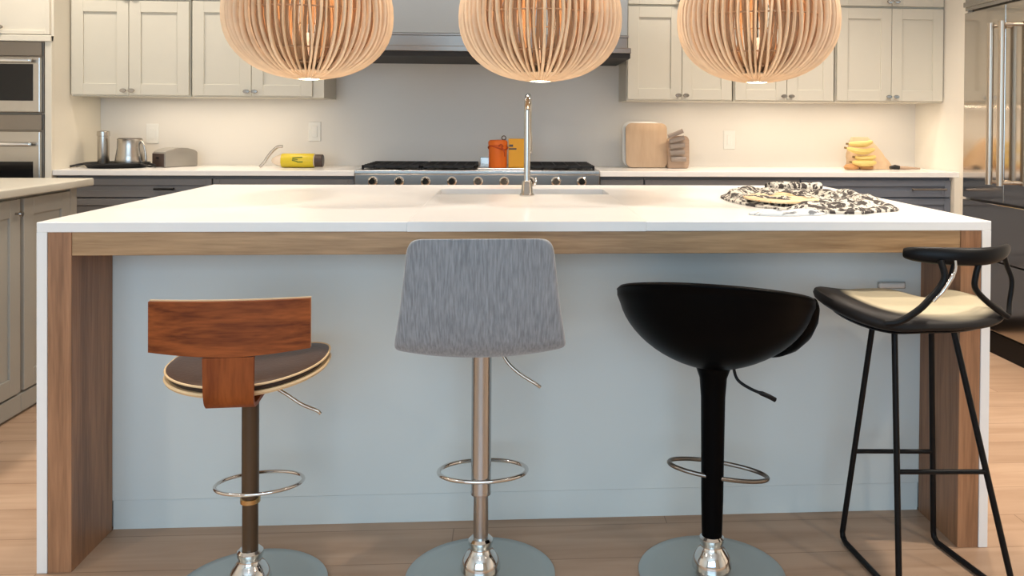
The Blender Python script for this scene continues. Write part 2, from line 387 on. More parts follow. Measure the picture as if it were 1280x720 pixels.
# faucet
fx, fy = 1.29, 0.786
t = thing('kitchen_faucet', 'tall slim chrome gooseneck faucet on the island worktop beside the sink', 'faucet', (fx, fy, H))
obj('base', lathe(B(), [(0, 0), (0.026, 0), (0.027, 0.004), (0.022, 0.012), (0.018, 0.05), (0.0145, 0.055), (0, 0.056)], (fx, fy, H+0.0005), 24), 'faucet', t, True)
pts = [(fx, fy, H+0.054), (fx, fy, H+0.2), (fx, fy, H+0.31)]
for i in range(0, 11):
    a = PI*i/10; pts.append((fx+0.008*(1-math.cos(a))/2, fy+0.085*(1-math.cos(a)), H+0.31+0.055*math.sin(a)))
pts.append((fx+0.008, fy+0.17, H+0.22))
obj('spout', tube(B(), pts, 0.0115, 16), 'faucet', t, True)
obj('spray_head', lathe(B(), [(0, 0), (0.014, 0), (0.0155, 0.01), (0.014, 0.06), (0.0125, 0.075), (0, 0.076)], (fx+0.008, fy+0.17, H+0.15), 20), 'faucet', t, True)
obj('lever', tube(B(), [(fx+0.015, fy, H+0.035), (fx+0.03, fy+0.005, H+0.04), (fx+0.034, fy+0.06, H+0.062)], 0.0045, 10), 'faucet', t, True)

# ------------------------------------------------------------------ back wall: base cabinets, worktop, range
YC = 2.30
t = thing('back_worktop', 'white worktop running along the back wall on both sides of the range', 'worktop', (1.3, 2.55, 0.9))
obj('slab', box(B(), XL+0.001, 0.397, YC, YW-0.001, H-0.028, H, 0.0015, 1), 'quartz', t)
obj('slab', box(B(), 1.717, XR-0.001, YC, YW-0.001, H-0.028, H, 0.0015, 1), 'quartz', t)
def drawer_unit(x0, x1, label, m='charcoal', pull=None, seams=(0.772, 0.45)):
    t = thing('base_cabinet', label, 'cabinet', ((x0+x1)/2, 2.55, 0), None)
    obj('body', box(B(), x0+0.001, x1-0.001, YC+0.042, YW-0.002, 0.09, H-0.029), m, t)
    obj('plinth', box(B(), x0+0.001, x1-0.001, YC+0.08, YC+0.1, 0, 0.089), 'black', t)
    zs = [0.878, *seams, 0.10]
    for a, b in zip(zs, zs[1:]):
        d = obj('drawer', shaker(x0+0.004, x1-0.004, b+0.004, a-0.004, YC+0.020, 0.035), m, t)
        if pull is not None and a > 0.8:
            cx, hw, mm = pull
            q = B(); rod(q, (cx-hw, YC-0.012, b+0.05), (cx+hw, YC-0.012, b+0.05), 0.006); rod(q, (cx-hw*0.8, YC-0.012, b+0.05), (cx-hw*0.8, YC+0.021, b+0.05), 0.004); rod(q, (cx+hw*0.8, YC-0.012, b+0.05), (cx+hw*0.8, YC+0.021, b+0.05), 0.004)
            obj('handle', q, mm, d, True)
    return t
t = drawer_unit(XL+0.005, -0.35, 'charcoal base cabinet under the black tray of jugs', pull=(-0.59, 0.05, 'black'))
drawer_unit(-0.35, 0.397, 'charcoal base cabinet just left of the range')
drawer_unit(1.717, 1.963, 'narrow charcoal base cabinet just right of the range')
drawer_unit(1.963, 2.84, 'wide charcoal base cabinet below the cutting board')
t = drawer_unit(2.84, 3.708, 'blue grey base cabinet with a long bar pull beside the fridge', m=mat('blue grey cabinet paint', (0.14, 0.155, 0.185), 0.4, var=0.03), pull=(3.565, 0.10, 'steel_dark'), seams=(0.775, 0.45))
struct('trim_1', box(B(), 3.709, XR-0.0005, YC-0.012, YC+0.3, 0, H-0.029), 'cream')

# range
t = thing('kitchen_range', 'stainless steel gas range with black grates set in the back worktop', 'range', (1.057, 2.55, 0))
RX0, RX1 = 0.400, 1.714
obj('body', box(B(), RX0, RX1, YC+0.01, YW-0.002, 0.10, 0.905, 0.004, 1), 'steel', t)
obj('cooktop', box(B(), RX0, RX1, YC-0.022, YW-0.004, 0.9055, 0.925, 0.003, 2), 'steel', t)
obj('control_panel', box(B(), RX0+0.002, RX1-0.002, YC-0.03, YC+0.009, 0.79, 0.905, 0.004, 2), 'steel_dark', t)
obj('plinth', box(B(), RX0+0.02, RX1-0.02, YC+0.05, YW-0.05, 0, 0.099), 'black', t)
for i in range(9):
    x = RX0+0.10+i*(RX1-RX0-0.20)/8
    k = lathe(B(), [(0, 0), (0.026, 0), (0.026, 0.006), (0.020, 0.010), (0.019, 0.032), (0.016, 0.036), (0, 0.036)], seg=20)
    obj('knob', xf(k, Matrix.Translation((x, YC-0.031, 0.868)) @ Matrix.Rotation(PI/2, 4, 'X')), 'chrome', t, True)
for (x0, x1) in ((RX0+0.03, RX0+0.345), (RX0+0.350, RX0+0.64), (1.335, 1.69)):
    bm = B(); zt = 0.950
    for j in range(6):
        y = YC+0.03+j*0.088
        box(bm, x0, x1, y, y+0.012, zt-0.016, zt, 0.002, 1)
    n = 5
    for j in range(n+1):
        x = x0+(x1-x0-0.012)*j/n; box(bm, x, x+0.012, YC+0.03, YC+0.03+0.452, zt-0.018, zt-0.002, 0.002, 1)
    for x in (x0, x1-0.012):
        for y in (YC+0.03, YC+0.47): box(bm, x, x+0.012, y, y+0.012, 0.9252, zt-0.01)
    obj('grate', bm, 'iron', t)
    for cy in (YC+0.14, YC+0.37):
        obj('burner', lathe(B(), [(0, 0.002), (0.045, 0.002), (0.045, 0.01), (0.03, 0.012), (0.03, 0.018), (0, 0.018)], ((x0+x1)/2, cy, 0.924), 20), 'iron', t)
obj('griddle_cover', box(B(), 1.050, 1.325, YC+0.02, YC+0.49, 0.9252, 0.936, 0.004, 2), 'steel', t)
obj('griddle_splash', box(B(), 1.050, 1.16, YC+0.49, YC+0.50, 0.9252, 0.975, 0.002, 1), 'steel', t)
obj('oven_door', box(B(), RX0+0.01, RX1-0.01, YC-0.02, YC+0.009, 0.14, 0.775, 0.004, 2), 'steel', t)
q = B(); rod(q, (RX0+0.1, YC-0.065, 0.72), (RX1-0.1, YC-0.065, 0.72), 0.011)
for x in (RX0+0.14, RX1-0.14): rod(q, (x, YC-0.065, 0.72), (x, YC-0.019, 0.72), 0.007)
obj('oven_handle', q, 'steel', t, True)

# hood
t = thing('range_hood', 'grey blue boxed range hood with stainless bottom band', 'hood', (1.057, 2.5, 1.55))
HX0, HX1, HY = 0.205, 1.868, 2.20
obj('casing', box(B(), HX0+0.004, HX1-0.018, HY+0.012, YW-0.001, 1.652, 2.68, 0.002, 1), 'hood', t)
bm = B(); box(bm, HX0, HX1-0.012, HY+0.004, YW-0.001, 1.640, 1.6515, 0.002, 1); box(bm, HX0+0.008, HX1-0.02, HY+0.016, YW-0.001, 1.585, 1.640); box(bm, HX0-0.0, HX1, HY-0.006, YW-0.001, 1.556, 1.585, 0.003, 2)
obj('steel_band', bm, 'steel_dark', t)
obj('filter', box(B(), HX0+0.004, HX1-0.004, HY-0.002, YW-0.01, 1.530, 1.5555), 'iron', t)

# wall cabinets
YU = 2.50
def wall_cab(x0, x1, seam, z0, z1, label, m='greige', fill=0.0, upper=False):
    t = thing('wall_cabinet', label, 'cabinet', ((x0+x1)/2, 2.65, z0))
    obj('body', box(B(), x0, x1, YU+0.0, YW-0.001, z0, z1, 0.0015, 1), m, t)
    xe = x1-fill
    for (a, b, s) in ((x0+0.006, seam-0.0015, 1), (seam+0.0015, xe-0.006, -1)):
        d = obj('door', shaker(a, b, z0+0.008, z1-0.004, YU-0.0205, 0.062), m, t)
        kx = (b-0.02) if s == 1 else (a+0.02)
        obj('knob', knob(kx, YU-0.0205, z0+0.032), 'nickel', d, True)
    return t
ZU = 1.312
wall_cab(XL+0.001, -0.526, -0.851, ZU, 1.838, 'lower greige wall cabinet beside the oven tower')
wall_cab(-0.520, 0.193, -0.197, ZU, 1.842, 'lower greige wall cabinet behind the left pendant lamp', fill=0.055)
wall_cab(1.884, 2.496, 2.200, ZU, 1.852, 'lower greige wall cabinet just right of the range hood')
wall_cab(2.504, 3.092, 2.811, ZU, 1.855, 'lower greige wall cabinet behind the right pendant lamp')
wall_cab(3.100, 3.742, 3.428, ZU+0.002, 1.862, 'lower greige wall cabinet at the right end by the fridge')
wall_cab(XL+0.001, -0.526, -0.851, 1.8385, 2.30, 'short top greige wall cabinet beside the oven tower')
wall_cab(-0.520, 0.193, -0.197, 1.8425, 2.30, 'short top greige wall cabinet behind the left pendant lamp', fill=0.055)
wall_cab(1.884, 2.496, 2.200, 1.8525, 2.30, 'short top greige wall cabinet right of the range hood')
wall_cab(2.504, 3.092, 2.811, 1.8555, 2.30, 'short top greige wall cabinet behind the right pendant lamp')
wall_cab(3.100, 3.742, 3.428, 1.8625, 2.30, 'short top greige wall cabinet at the right end by the fridge')

# outlets on the backsplash
for x, z, lab in ((-0.867, 1.104, 'white outlet plate on backsplash above the grey toaster'), (0.068, 1.122, 'white outlet plate on backsplash above the yellow bottle'), (2.569, 1.085, 'white outlet plate on backsplash right of the knife block')):
    t = thing('wall_outlet', lab, 'outlet', (x, YW, z))
    obj('plate', box(B(), x-0.036, x+0.036, YW-0.006, YW+0.001, z-0.058, z+0.058, 0.003, 2), 'white', t)
    obj('switch', box(B(), x-0.016, x+0.016, YW-0.009, YW-0.006, z-0.034, z+0.034, 0.002, 1), 'white', t)

# oven tower
t = thing('oven_cabinet', 'cream tall cabinet housing the stainless wall ovens at the left', 'cabinet', (-1.57, 2.55, 0))
OX0, OX1 = -1.995, XL-0.0015
bm = B(); box(bm, OX0, OX1, YC+0.02, YW-0.002, 0.0, 2.45)
box(bm, OX1-0.034, OX1, YC-0.002, YC+0.02, 0.0, 1.622, 0.0015, 1); box(bm, OX0, OX1, YC-0.012, YC+0.02, 1.590, 1.622, 0.003, 1)
obj('body', bm, 'cream', t)
d = obj('door', shaker(OX0+0.36, OX1-0.012, 1.628, 2.40, YC-0.001, 0.6 if False else 0.02), 'cream', t)
obj('knob', knob(-1.412, YC-0.001, 1.662), 'nickel', d, True)
obj('door', shaker(OX0+0.004, OX0+0.356, 1.628, 2.40, YC-0.001, 0.02), 'cream', t)
def oven(name, label, z0, z1, wz0, wz1, topband, hz, wx1):
    t = thing(name, label, 'oven', (-1.55, YC, z0))
    x0, x1 = OX0+0.04, OX1-0.036
    obj('casing', box(B(), x0, x1, YC-0.004, YC+0.0195, z0, z1, 0.001, 1), 'steel_dark', t)
    obj('control_panel', box(B(), x0+0.002, x1-0.006, YC-0.020, YC-0.0045, z1-topband, z1-0.003, 0.002, 1), 'steel_dark', t)
    d = obj('door', box(B(), x0+0.002, x1-0.006, YC-0.034, YC-0.0045, z0+0.004, z1-topband-0.006, 0.004, 2), 'steel', t)
    obj('window', box(B(), x0+0.10, wx1, YC-0.0355, YC-0.0335, wz0, wz1), 'glass_black', d)
    q = B(); box(q, x0+0.06, wx1+0.004, YC-0.075, YC-0.055, hz-0.010, hz+0.010, 0.005, 2)
    for x in (x0+0.09, wx1-0.02): box(q, x-0.008, x+0.008, YC-0.056, YC-0.0338, hz-0.007, hz+0.007)
    obj('handle', q, 'chrome', d, True)
    return t
oven('microwave_oven', 'stainless built-in microwave above the wall oven', 1.216, 1.588, 1.280, 1.470, 0.075, 1.487, -1.237)
t2 = oven('wall_oven', 'stainless wall oven below the built-in microwave', 0.50, 1.212, 0.60, 0.965, 0.085, 1.055, -1.237)

# left cabinet run
t = thing('marble_worktop', 'cream marble worktop with a rough edge on the left cabinet run', 'worktop', (-1.3, 0.9, H))
bm = B(); box(bm, -1.995, -0.662, 0.15, 1.70, H-0.034, H, 0.006, 3)
bmesh.ops.subdivide_edges(bm, edges=[e for e in bm.edges if e.calc_length() > 0.5], cuts=24, use_grid_fill=True)
for v in bm.verts:
    if v.co.x > -0.70 or v.co.y > 1.68:
        v.co.x += 0.004*noise.noise(v.co*14); v.co.y += 0.003*noise.noise(v.co*17+Vector((5, 0, 0)))
obj('slab', bm, 'marble', t, True)
DF = -0.720
for y0, y1, lab in ((0.20, 0.74, 'grey shaker base cabinet of the left run nearest the stools'), (0.742, 1.235, 'middle grey shaker base cabinet of the left run'), (1.237, 1.665, 'far grey shaker base cabinet of the left run by the ovens')):
    t = thing('base_cabinet', lab, 'cabinet', (-1.0, (y0+y1)/2, 0))
    obj('body', box(B(), -1.30, DF-0.022, y0, y1-0.001, 0.0, H-0.036), 'greige_left', t)
    obj('skirting', box(B(), DF-0.0215, DF-0.004, y0, y1-0.001, 0.012, 0.085, 0.002, 1), 'greige_left', t)
    ya, yb = y0+0.012, y1-(0.06 if y1 > 1.6 else 0.012)
    d = obj('door', shaker(ya, yb, 0.095, 0.868, DF, 0.07, face='+x'), 'greige_left', t)
    if y1 > 1.6: obj('corner_post', box(B(), DF-0.0215, DF, yb+0.004, y1-0.001, 0.086, 0.882, 0.002, 1), 'greige_left', t)
    q = lathe(B(), [(0, 0), (0.005, 0), (0.005, 0.014), (0.013, 0.02), (0.011, 0.027), (0, 0.028)], seg=14)
    if y1 < 1.6: obj('knob', xf(q, Matrix.Translation((DF, yb-0.033, 0.812)) @ Matrix.Rotation(PI/2, 4, 'Y')), 'nickel', d, True)
    else: q.free()

# fridge
FY1, FY0, FX = 2.222, 1.312, 3.72
t = thing('refrigerator', 'large stainless french-door refrigerator with tall bar handles', 'refrigerator', (4.05, 1.77, 0))
obj('body', box(B(), FX+0.045, 4.45, FY0+0.005, FY1-0.002, 0.10, 1.98), 'steel_dark', t)
sm = 1.834
for y0, y1, hy in ((sm+0.003, FY1, sm+0.028), (FY0, sm-0.003, sm-0.068)):
    d = obj('door', box(B(), FX, FX+0.043, y0, y1, 0.792, 1.800, 0.003, 2), 'fridge', t)
    q = B(); rod(q, (FX-0.062, hy, 0.885), (FX-0.062, hy, 1.705), 0.0165, 16)
    for z in (0.90, 1.69): rod(q, (FX-0.062, hy, z), (FX+0.001, hy, z), 0.009, 12)
    obj('handle', q, 'handle_steel', d, True)
obj('freezer_drawer', box(B(), FX, FX+0.043, FY0, FY1, 0.49, 0.780, 0.003, 2), 'fridge', t)
obj('freezer_drawer', box(B(), FX, FX+0.043, FY0, FY1, 0.125, 0.482, 0.003, 2), 'fridge', t)
bm = B(); box(bm, FX+0.004, FX+0.043, FY0, FY1, 1.812, 1.975)
for z in (1.845, 1.90, 1.95): box(bm, FX-0.010, FX+0.004, FY0, FY1, z-0.014, z+0.014, 0.004, 2)
obj('grille', bm, 'steel', t)
obj('toe_kick', box(B(), FX+0.02, FX+0.06, FY0, FY1, 0.0, 0.11), 'black', t)
t = thing('wall_cabinet', 'cream cabinet above the refrigerator', 'cabinet', (4.1, 1.77, 2.0))
obj('body', box(B(), FX+0.04, 4.49, FY0-0.004, FY1+0.01, 1.99, 2.69), 'cream', t)
for y0, y1 in ((FY0, sm-0.002), (sm+0.002, FY1)):
    bm = shaker(y0, y1, 2.0, 2.66, FX+0.018, 0.06, face='+x')
    for v in bm.verts: v.co.x = 2*(FX+0.018)-v.co.x
    obj('door', bm, 'cream', t)

# ------------------------------------------------------------------ pendant lamps
def make_pendant():
    t = thing('pendant_lamp', '', 'lamp')
    a, h, n = 0.283, 0.218, 2.25
    def prof(s, k=1.0):    # s in -1..1 over height (down negative)
        th = s*PI/2
        z = h*math.copysign(abs(math.sin(th))**(2/n), th); r = a*abs(math.cos(th))**(2/n)
        return r*k, z*k
    def fin(bm, ph, s0, s1, k, n, wr, wt, wob):
        rows = []
        for j in range(n+1):
            q = s0+(s1-s0)*j/n; r, z = prof(q, k); r2, z2 = prof(min(q+0.02, 0.999), k)
            tr, tz = r2-r, z2-z; L = math.hypot(tr, tz) or 1; nr_, nz_ = tz/L, -tr/L
            p = ph+wob(j); c, sn = math.cos(p), math.sin(p); row = []
            for a, b in ((1, 0), (0.6, 1), (-0.6, 1), (-1, 0), (-0.6, -1), (0.6, -1)):
                rr, zz = r+nr_*a*wr, z+nz_*a*wr
                row.append(bm.verts.new((rr*c-sn*b*wt, rr*sn+c*b*wt, zz)))
            rows.append(row)
        for a, b in zip(rows, rows[1:]):
            for m_ in range(6): bm.faces.new((a[m_], a[(m_+1) % 6], b[(m_+1) % 6], b[m_]))
        bm.faces.new(rows[0]); bm.faces.new(rows[-1])
    bm = B(); NR = 66
    for i in range(NR):
        ph = 2*PI*i/NR + random.uniform(-0.010, 0.010); sway = random.uniform(-0.03, 0.03)
        fin(bm, ph, -0.93, 0.93, 0.965, 24, 0.010, random.uniform(0.0024, 0.0048), lambda j: sway*math.sin(j*0.4+i))
    obj('rib_shade', bm, 'rattan', t, True)
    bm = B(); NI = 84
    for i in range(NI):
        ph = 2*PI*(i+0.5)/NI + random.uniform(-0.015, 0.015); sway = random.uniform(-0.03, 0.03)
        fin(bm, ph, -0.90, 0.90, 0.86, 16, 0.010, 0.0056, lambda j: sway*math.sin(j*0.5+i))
    obj('inner_ribs', bm, 'rattan_shaded', t, True)
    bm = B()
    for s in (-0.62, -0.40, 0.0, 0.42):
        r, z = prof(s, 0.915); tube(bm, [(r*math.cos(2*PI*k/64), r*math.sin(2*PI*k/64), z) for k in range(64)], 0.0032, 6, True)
    obj('hoop', bm, 'rattan_shaded', t, True)
    bm = B(); cap = []      # closed bottom dish with a round opening
    for s in (-0.70, -0.76, -0.82, -0.88, -0.93, -0.955): cap.append(prof(s, 0.985))
    zb = cap[-1][1]; cap += [(0.055, zb-0.004), (0.052, zb-0.001), (0.052, zb+0.005)]
    cap += [(r-0.003, z+0.004) for r, z in reversed(cap[:-3])]
    lathe(bm, cap, seg=64); obj('bottom_dish', bm, 'rattan', t, True)
    bm = B(); lathe(bm, [(0.05, h*0.97), (0.06, h*0.98), (0.06, h*1.0), (0.015, h*1.03), (0, h*1.03)], seg=24); obj('top_cap', bm, 'rattan_shaded', t, True)
    obj('bulb', lathe(B(), [(0, -0.052), (0.03, -0.050), (0.043, -0.044), (0.046, -0.036), (0.030, -0.022), (0.012, -0.012), (0, -0.012)], (0, 0, zb+0.044), 24), 'bulb', t, True)
    obj('socket', lathe(B(), [(0, 0), (0.016, 0), (0.016, 0.12), (0, 0.12)], (0, 0, zb+0.0325), 16), 'white', t)
    obj('cord', rod(B(), (0, 0, zb+0.15), (0, 0, 1.13), 0.003, 8), 'black', t)
    obj('ceiling_canopy', lathe(B(), [(0, 0), (0.06, 0), (0.06, 0.02), (0, 0.02)], (0, 0, 1.125), 24), 'white', t)
    return t
def copy_tree(o, parent=None):
    c = o.copy(); COL.objects.link(c); c.parent = parent
    for ch in list(o.children): copy_tree(ch, c)
    return c
pend = make_pendant()
for i, (x, z, ang, lab) in enumerate(((0.541, 1.549, 0, 'round rattan pendant lamp above the walnut-backed stool, left of the hood'),
                                 (1.331, 1.549, 1.3, 'round rattan pendant lamp hanging in front of the range hood above the faucet'),
                                 (2.099, 1.553, 2.4, 'round rattan pendant lamp above the black bowl stool, right of the hood'))):
    o = pend if i == 0 else copy_tree(pend)
    o.location = (x, 0.66, z); o.rotation_euler = (0, 0, ang); o['label'] = lab; o['group'] = 'rattan pendant lamps'
    l = bpy.data.lights.new('pendant_bulb', 'POINT'); l.energy = 3.8; l.color = (1.0, 0.80, 0.55); l.shadow_soft_size = 0.045
    lo = bpy.data.objects.new('pendant_bulb_lamp', l); lo.location = (x, 0.66, z-0.03); COL.objects.link(lo)
    l = bpy.data.lights.new('pendant_down', 'SPOT'); l.energy = 6.0; l.color = (1.0, 0.82, 0.58); l.shadow_soft_size = 0.045; l.spot_size = math.radians(100); l.spot_blend = 1
    lo = bpy.data.objects.new('pendant_down_lamp', l); lo.location = (x, 0.66, z-0.215); COL.objects.link(lo)

# ------------------------------------------------------------------ stools
def ring_pts(cx, cy, a, b, z, tilt=0, rot=0, n=48):
    out = []
    for k in range(n):
        t = 2*PI*k/n; x = a*math.cos(t); y = b*math.sin(t); x, y = x*math.cos(rot)-y*math.sin(rot), x*math.sin(rot)+y*math.cos(rot)
        out.append((cx+x, cy+y, z+tilt*x))
    return out
def disc_base(t, r=0.19):
    obj('base_disc', lathe(B(), [(0, 0), (r-0.004, 0), (r, 0.002), (r, 0.006), (r-0.004, 0.009), (r*0.8, 0.011), (0.08, 0.017), (0.055, 0.022), (0, 0.022)], seg=72), 'satin', t, True)
    obj('base_dome', lathe(B(), [(0.052, 0.0215), (0.052, 0.030), (0.047, 0.050), (0.036, 0.066), (0.029, 0.074), (0.028, 0.082), (0.032, 0.088), (0.032, 0.098), (0.026, 0.104), (0, 0.104)], seg=36), 'chrome', t, True)

# --- walnut stool
t = thing('bar_stool', 'bar stool with T-shaped walnut backrest, dark brown leather seat and round steel base', 'stool')
disc_base(t, 0.19)
obj('pole', lathe(B(), [(0.0195, 0.10), (0.0195, 0.235), (0.021, 0.2355), (0.021, 0.535), (0, 0.535)], seg=28), 'bronze', t, True)
obj('collar', lathe(B(), [(0.0216, 0.222), (0.0245, 0.223), (0.0245, 0.234), (0.0216, 0.235)], seg=28), 'brass', t, True)
q = B(); tube(q, ring_pts(0.012, 0.047, 0.110, 0.070, 0.250, 0.03), 0.0045, 10, True)
obj('foot_ring', q, 'chrome', t, True)
obj('lever', tube(B(), smooth_pts([(0.03, 0.0, 0.528), (0.08, -0.005, 0.500), (0.125, -0.01, 0.470), (0.165, -0.02, 0.455), (0.175, -0.02, 0.446)]), 0.0042, 10), 'handle_steel', t, True)
sw = lambda x, y: 0.535 + 0.75*x*x + 0.25*y*y + 0.03*x
obj('seat_shell', pad(B(), 0, 0.0, 0.195, 0.185, 2.5, lambda x, y: sw(x, y)+0.012, lambda x, y: sw(x, y)+0.002, edge=0.003), 'ply', t, True)
obj('seat_underlay', pad(B(), 0, 0.0, 0.186, 0.176, 2.5, lambda x, y: sw(x, y)+0.024, lambda x, y: sw(x, y)+0.0125, edge=0.004), 'brown_dark', t, True)
obj('seat_cushion', pad(B(), 0, 0.0, 0.192, 0.182, 2.5, lambda x, y: sw(x, y)+0.044-0.012*((x/0.19)**2+(y/0.18)**2)**2, lambda x, y: sw(x, y)+0.0245, edge=0.012), 'leather', t, True)
q = B(); P = []
for k in range(72):
    a = 2*PI*k/72; c, s = math.cos(a), math.sin(a); x = 0.191*math.copysign(abs(c)**0.8, c); y = 0.181*math.copysign(abs(s)**0.8, s)
    P.append((x, y, sw(x, y)+0.0265))
tube(q, P, 0.0028, 8, True); obj('seat_piping', q, 'ply', t, True)
def bent(x0, x1, z0, z1, y, th, bow, low=0.0, nx=20, nz=4):
    bm = B(); g = []
    for side in (0, 1):
        rows = []
        for j in range(nz+1):
            row = []
            for i in range(nx+1):
                x = x0+(x1-x0)*i/nx; u = (x-(x0+x1)/2)/((x1-x0)/2)
                zz0 = z0-low*(1-abs(u)**1.6); z = zz0+(z1-zz0)*j/nz
                row.append(bm.verts.new((x, y+bow*u*u+side*th, z)))
            rows.append(row)
        g.append(rows)
    for s in (0, 1):
        for j in range(nz):
            for i in range(nx): bm.faces.new((g[s][j][i], g[s][j][i+1], g[s][j+1][i+1], g[s][j+1][i]))
    for j in range(nz):
        for i in (0, nx): bm.faces.new((g[0][j][i], g[0][j+1][i], g[1][j+1][i], g[1][j][i]))
    for i in range(nx):
        for j in (0, nz): bm.faces.new((g[0][j][i], g[0][j][i+1], g[1][j][i+1], g[1][j][i]))
    return bm
obj('backrest', bent(-0.178, 0.178, 0.662, 0.777, -0.2200, 0.010, 0.018, 0.012), 'walnut', t, True)
obj('backrest_lining', bent(-0.178, 0.178, 0.663, 0.7795, -0.2095, 0.004, 0.018, 0.010), 'ply', t, True, label='pale plywood inner face and top edge')
# stem: sheet bending from the backrest down and under the seat
q = B(); prof = [(-0.2150, 0.6495), (-0.2150, 0.62), (-0.2150, 0.585), (-0.212, 0.555), (-0.202, 0.538), (-0.18, 0.530), (-0.10, 0.5285), (0.06, 0.5285)]
pp = smooth_pts([(0, y, z) for y, z in prof], 5); rows = []
for i, p in enumerate(pp):
    tt = pp[min(i+1, len(pp)-1)]-pp[max(i-1, 0)]; tt.normalize(); nn = Vector((0, tt.z, -tt.y))
    hw = 0.0565 - 0.004*i/len(pp)
    rows.append([q.verts.new((sx*hw, p.y+nn.y*o, p.z+nn.z*o)) for sx, o in ((-1, -0.005), (1, -0.005), (1, 0.005), (-1, 0.005))])
for a, b in zip(rows, rows[1:]):
    for k in range(4): q.faces.new((a[k], a[(k+1) % 4], b[(k+1) % 4], b[k]))
q.faces.new(rows[0]); q.faces.new(rows[-1])
obj('stem', q, 'walnut_z', t, True)
t.location = (0.577, -0.103, 0); t.rotation_euler = (0, 0, math.radians(4))

# --- grey fabric stool
t = thing('bar_stool', 'bar stool with light grey woven fabric shell seat on a round chrome base', 'stool')
disc_base(t, 0.195)
obj('lower_tube', lathe(B(), [(0.0195, 0.10), (0.0195, 0.23), (0, 0.23)], seg=28), 'pole', t, True)
obj('pole', lathe(B(), [(0.0, 0.218), (0.026, 0.218), (0.0268, 0.222), (0.0258, 0.226), (0.0258, 0.600), (0.05, 0.604), (0.05, 0.612), (0, 0.612)], seg=28), 'pole', t, True)
q = B(); tube(q, ring_pts(0.004, 0.048, 0.117, 0.073, 0.258), 0.0055, 10, True); obj('foot_ring', q, 'chrome', t, True)
obj('lever', tube(B(), smooth_pts([(0.05, 0.0, 0.590), (0.07, -0.01, 0.560), (0.10, -0.02, 0.535), (0.135, -0.03, 0.515), (0.152, -0.03, 0.503)]), 0.0042, 10), 'handle_steel', t, True)
prof = [(-0.248, 0.9180, 0.140), (-0.2490, 0.9150, 0.155), (-0.2490, 0.908, 0.1645), (-0.2485, 0.895, 0.1705), (-0.2475, 0.875, 0.1735), (-0.245, 0.84, 0.177), (-0.240, 0.79, 0.183), (-0.233, 0.74, 0.190), (-0.222, 0.69, 0.199), (-0.208, 0.662, 0.204),
        (-0.185, 0.642, 0.206), (-0.15, 0.630, 0.206), (-0.08, 0.623, 0.204), (0.0, 0.622, 0.200), (0.08, 0.626, 0.196), (0.14, 0.628, 0.188), (0.165, 0.622, 0.176), (0.178, 0.612, 0.155)]
bm = B(); nx = 16; rows = []
for i, (y, z, hw) in enumerate(prof):
    fwd = 1.0 if i < 8 else max(0, 1-(i-8)/4); up = 1-fwd
    rows.append([bm.verts.new((hw*math.sin(PI/2*(2*j/nx-1)) if False else hw*(2*j/nx-1), y+fwd*(0.008+0.022*min(1, i/9))*abs(2*j/nx-1)**2.2, z+up*0.030*abs(2*j/nx-1)**2.2 - (1-up)*0.0)) for j in range(nx+1)])
for a, b in zip(rows, rows[1:]):
    for j in range(nx): bm.faces.new((a[j], a[j+1], b[j+1], b[j]))
sh = obj('seat_shell', bm, 'fabric', t, True)
mdf = sh.modifiers.new('thickness', 'SOLIDIFY'); mdf.thickness = 0.030; mdf.offset = 0.0
mdf = sh.modifiers.new('round', 'SUBSURF'); mdf.levels = 2; mdf.render_levels = 2
t.location = (1.158, -0.075, 0); t.rotation_euler = (0, 0, math.radians(1))

# --- black bowl stool
t = thing('bar_stool', 'black bucket bar stool with glossy bowl seat and black tapered column', 'stool')
disc_base(t, 0.192)
obj('column', lathe(B(), [(0.0, 0.10), (0.0265, 0.10), (0.029, 0.20), (0.0305, 0.35), (0.0320, 0.47), (0.036, 0.52), (0.046, 0.548), (0.05, 0.560), (0, 0.560)], seg=32), 'bowl', t, True)
rz = math.radians(-42)
q = B(); tube(q, [(x*math.cos(-rz)-y*math.sin(-rz), x*math.sin(-rz)+y*math.cos(-rz), z) for x, y, z in ring_pts(0.026, 0.040, 0.134, 0.058, 0.258, -0.17)], 0.0058, 10, True); obj('foot_ring', q, 'steel_dark', t, True)
rz = math.radians(-42)
q = B(); pl = smooth_pts([(0.045, -0.03, 0.560), (0.055, -0.035, 0.525), (0.085, -0.05, 0.505), (0.125, -0.06, 0.490), (0.148, -0.06, 0.478)])
tube(q, pl, [0.004]*(len(pl)-9)+[0.0062]*9, 10); xf(q, Matrix.Rotation(-rz, 4, 'Z'))
obj('lever', q, 'black', t, True)
bm = B(); NS, NT = 72, 16; z0 = 0.558; rows = []
def rimh(p):   # p azimuth, front = +90deg
    return 0.181 + 0.070*math.cos(p+math.radians(67))
def rimr(p): return 0.242 + 0.004*math.sin(p)
for j in range(NT+1):
    u = j/NT; row = []
    for k in range(NS):
        p = 2*PI*k/NS; ang = u*PI/2
        r = rimr(p)*math.sin(ang)**1.0; z = z0+rimh(p)*(1-math.cos(ang))**0.92
        if u > 0.93: r += 0.004
        row.append((r*math.cos(p), r*math.sin(p), z))
    rows.append(row)
rows.append([(x*1.015, y*1.015, z+0.004) for x, y, z in rows[-1]])
c0 = bm.verts.new((0, 0, z0)); V = [[bm.verts.new(p) for p in row] for row in rows[1:]]
for k in range(NS): bm.faces.new((c0, V[0][k], V[0][(k+1) % NS]))
for a, b in zip(V, V[1:]):
    for k in range(NS): bm.faces.new((a[k], a[(k+1) % NS], b[(k+1) % NS], b[k]))
bo = obj('bowl_seat', bm, 'bowl', t, True)
mdf = bo.modifiers.new('thickness', 'SOLIDIFY'); mdf.thickness = 0.012; mdf.offset = -1
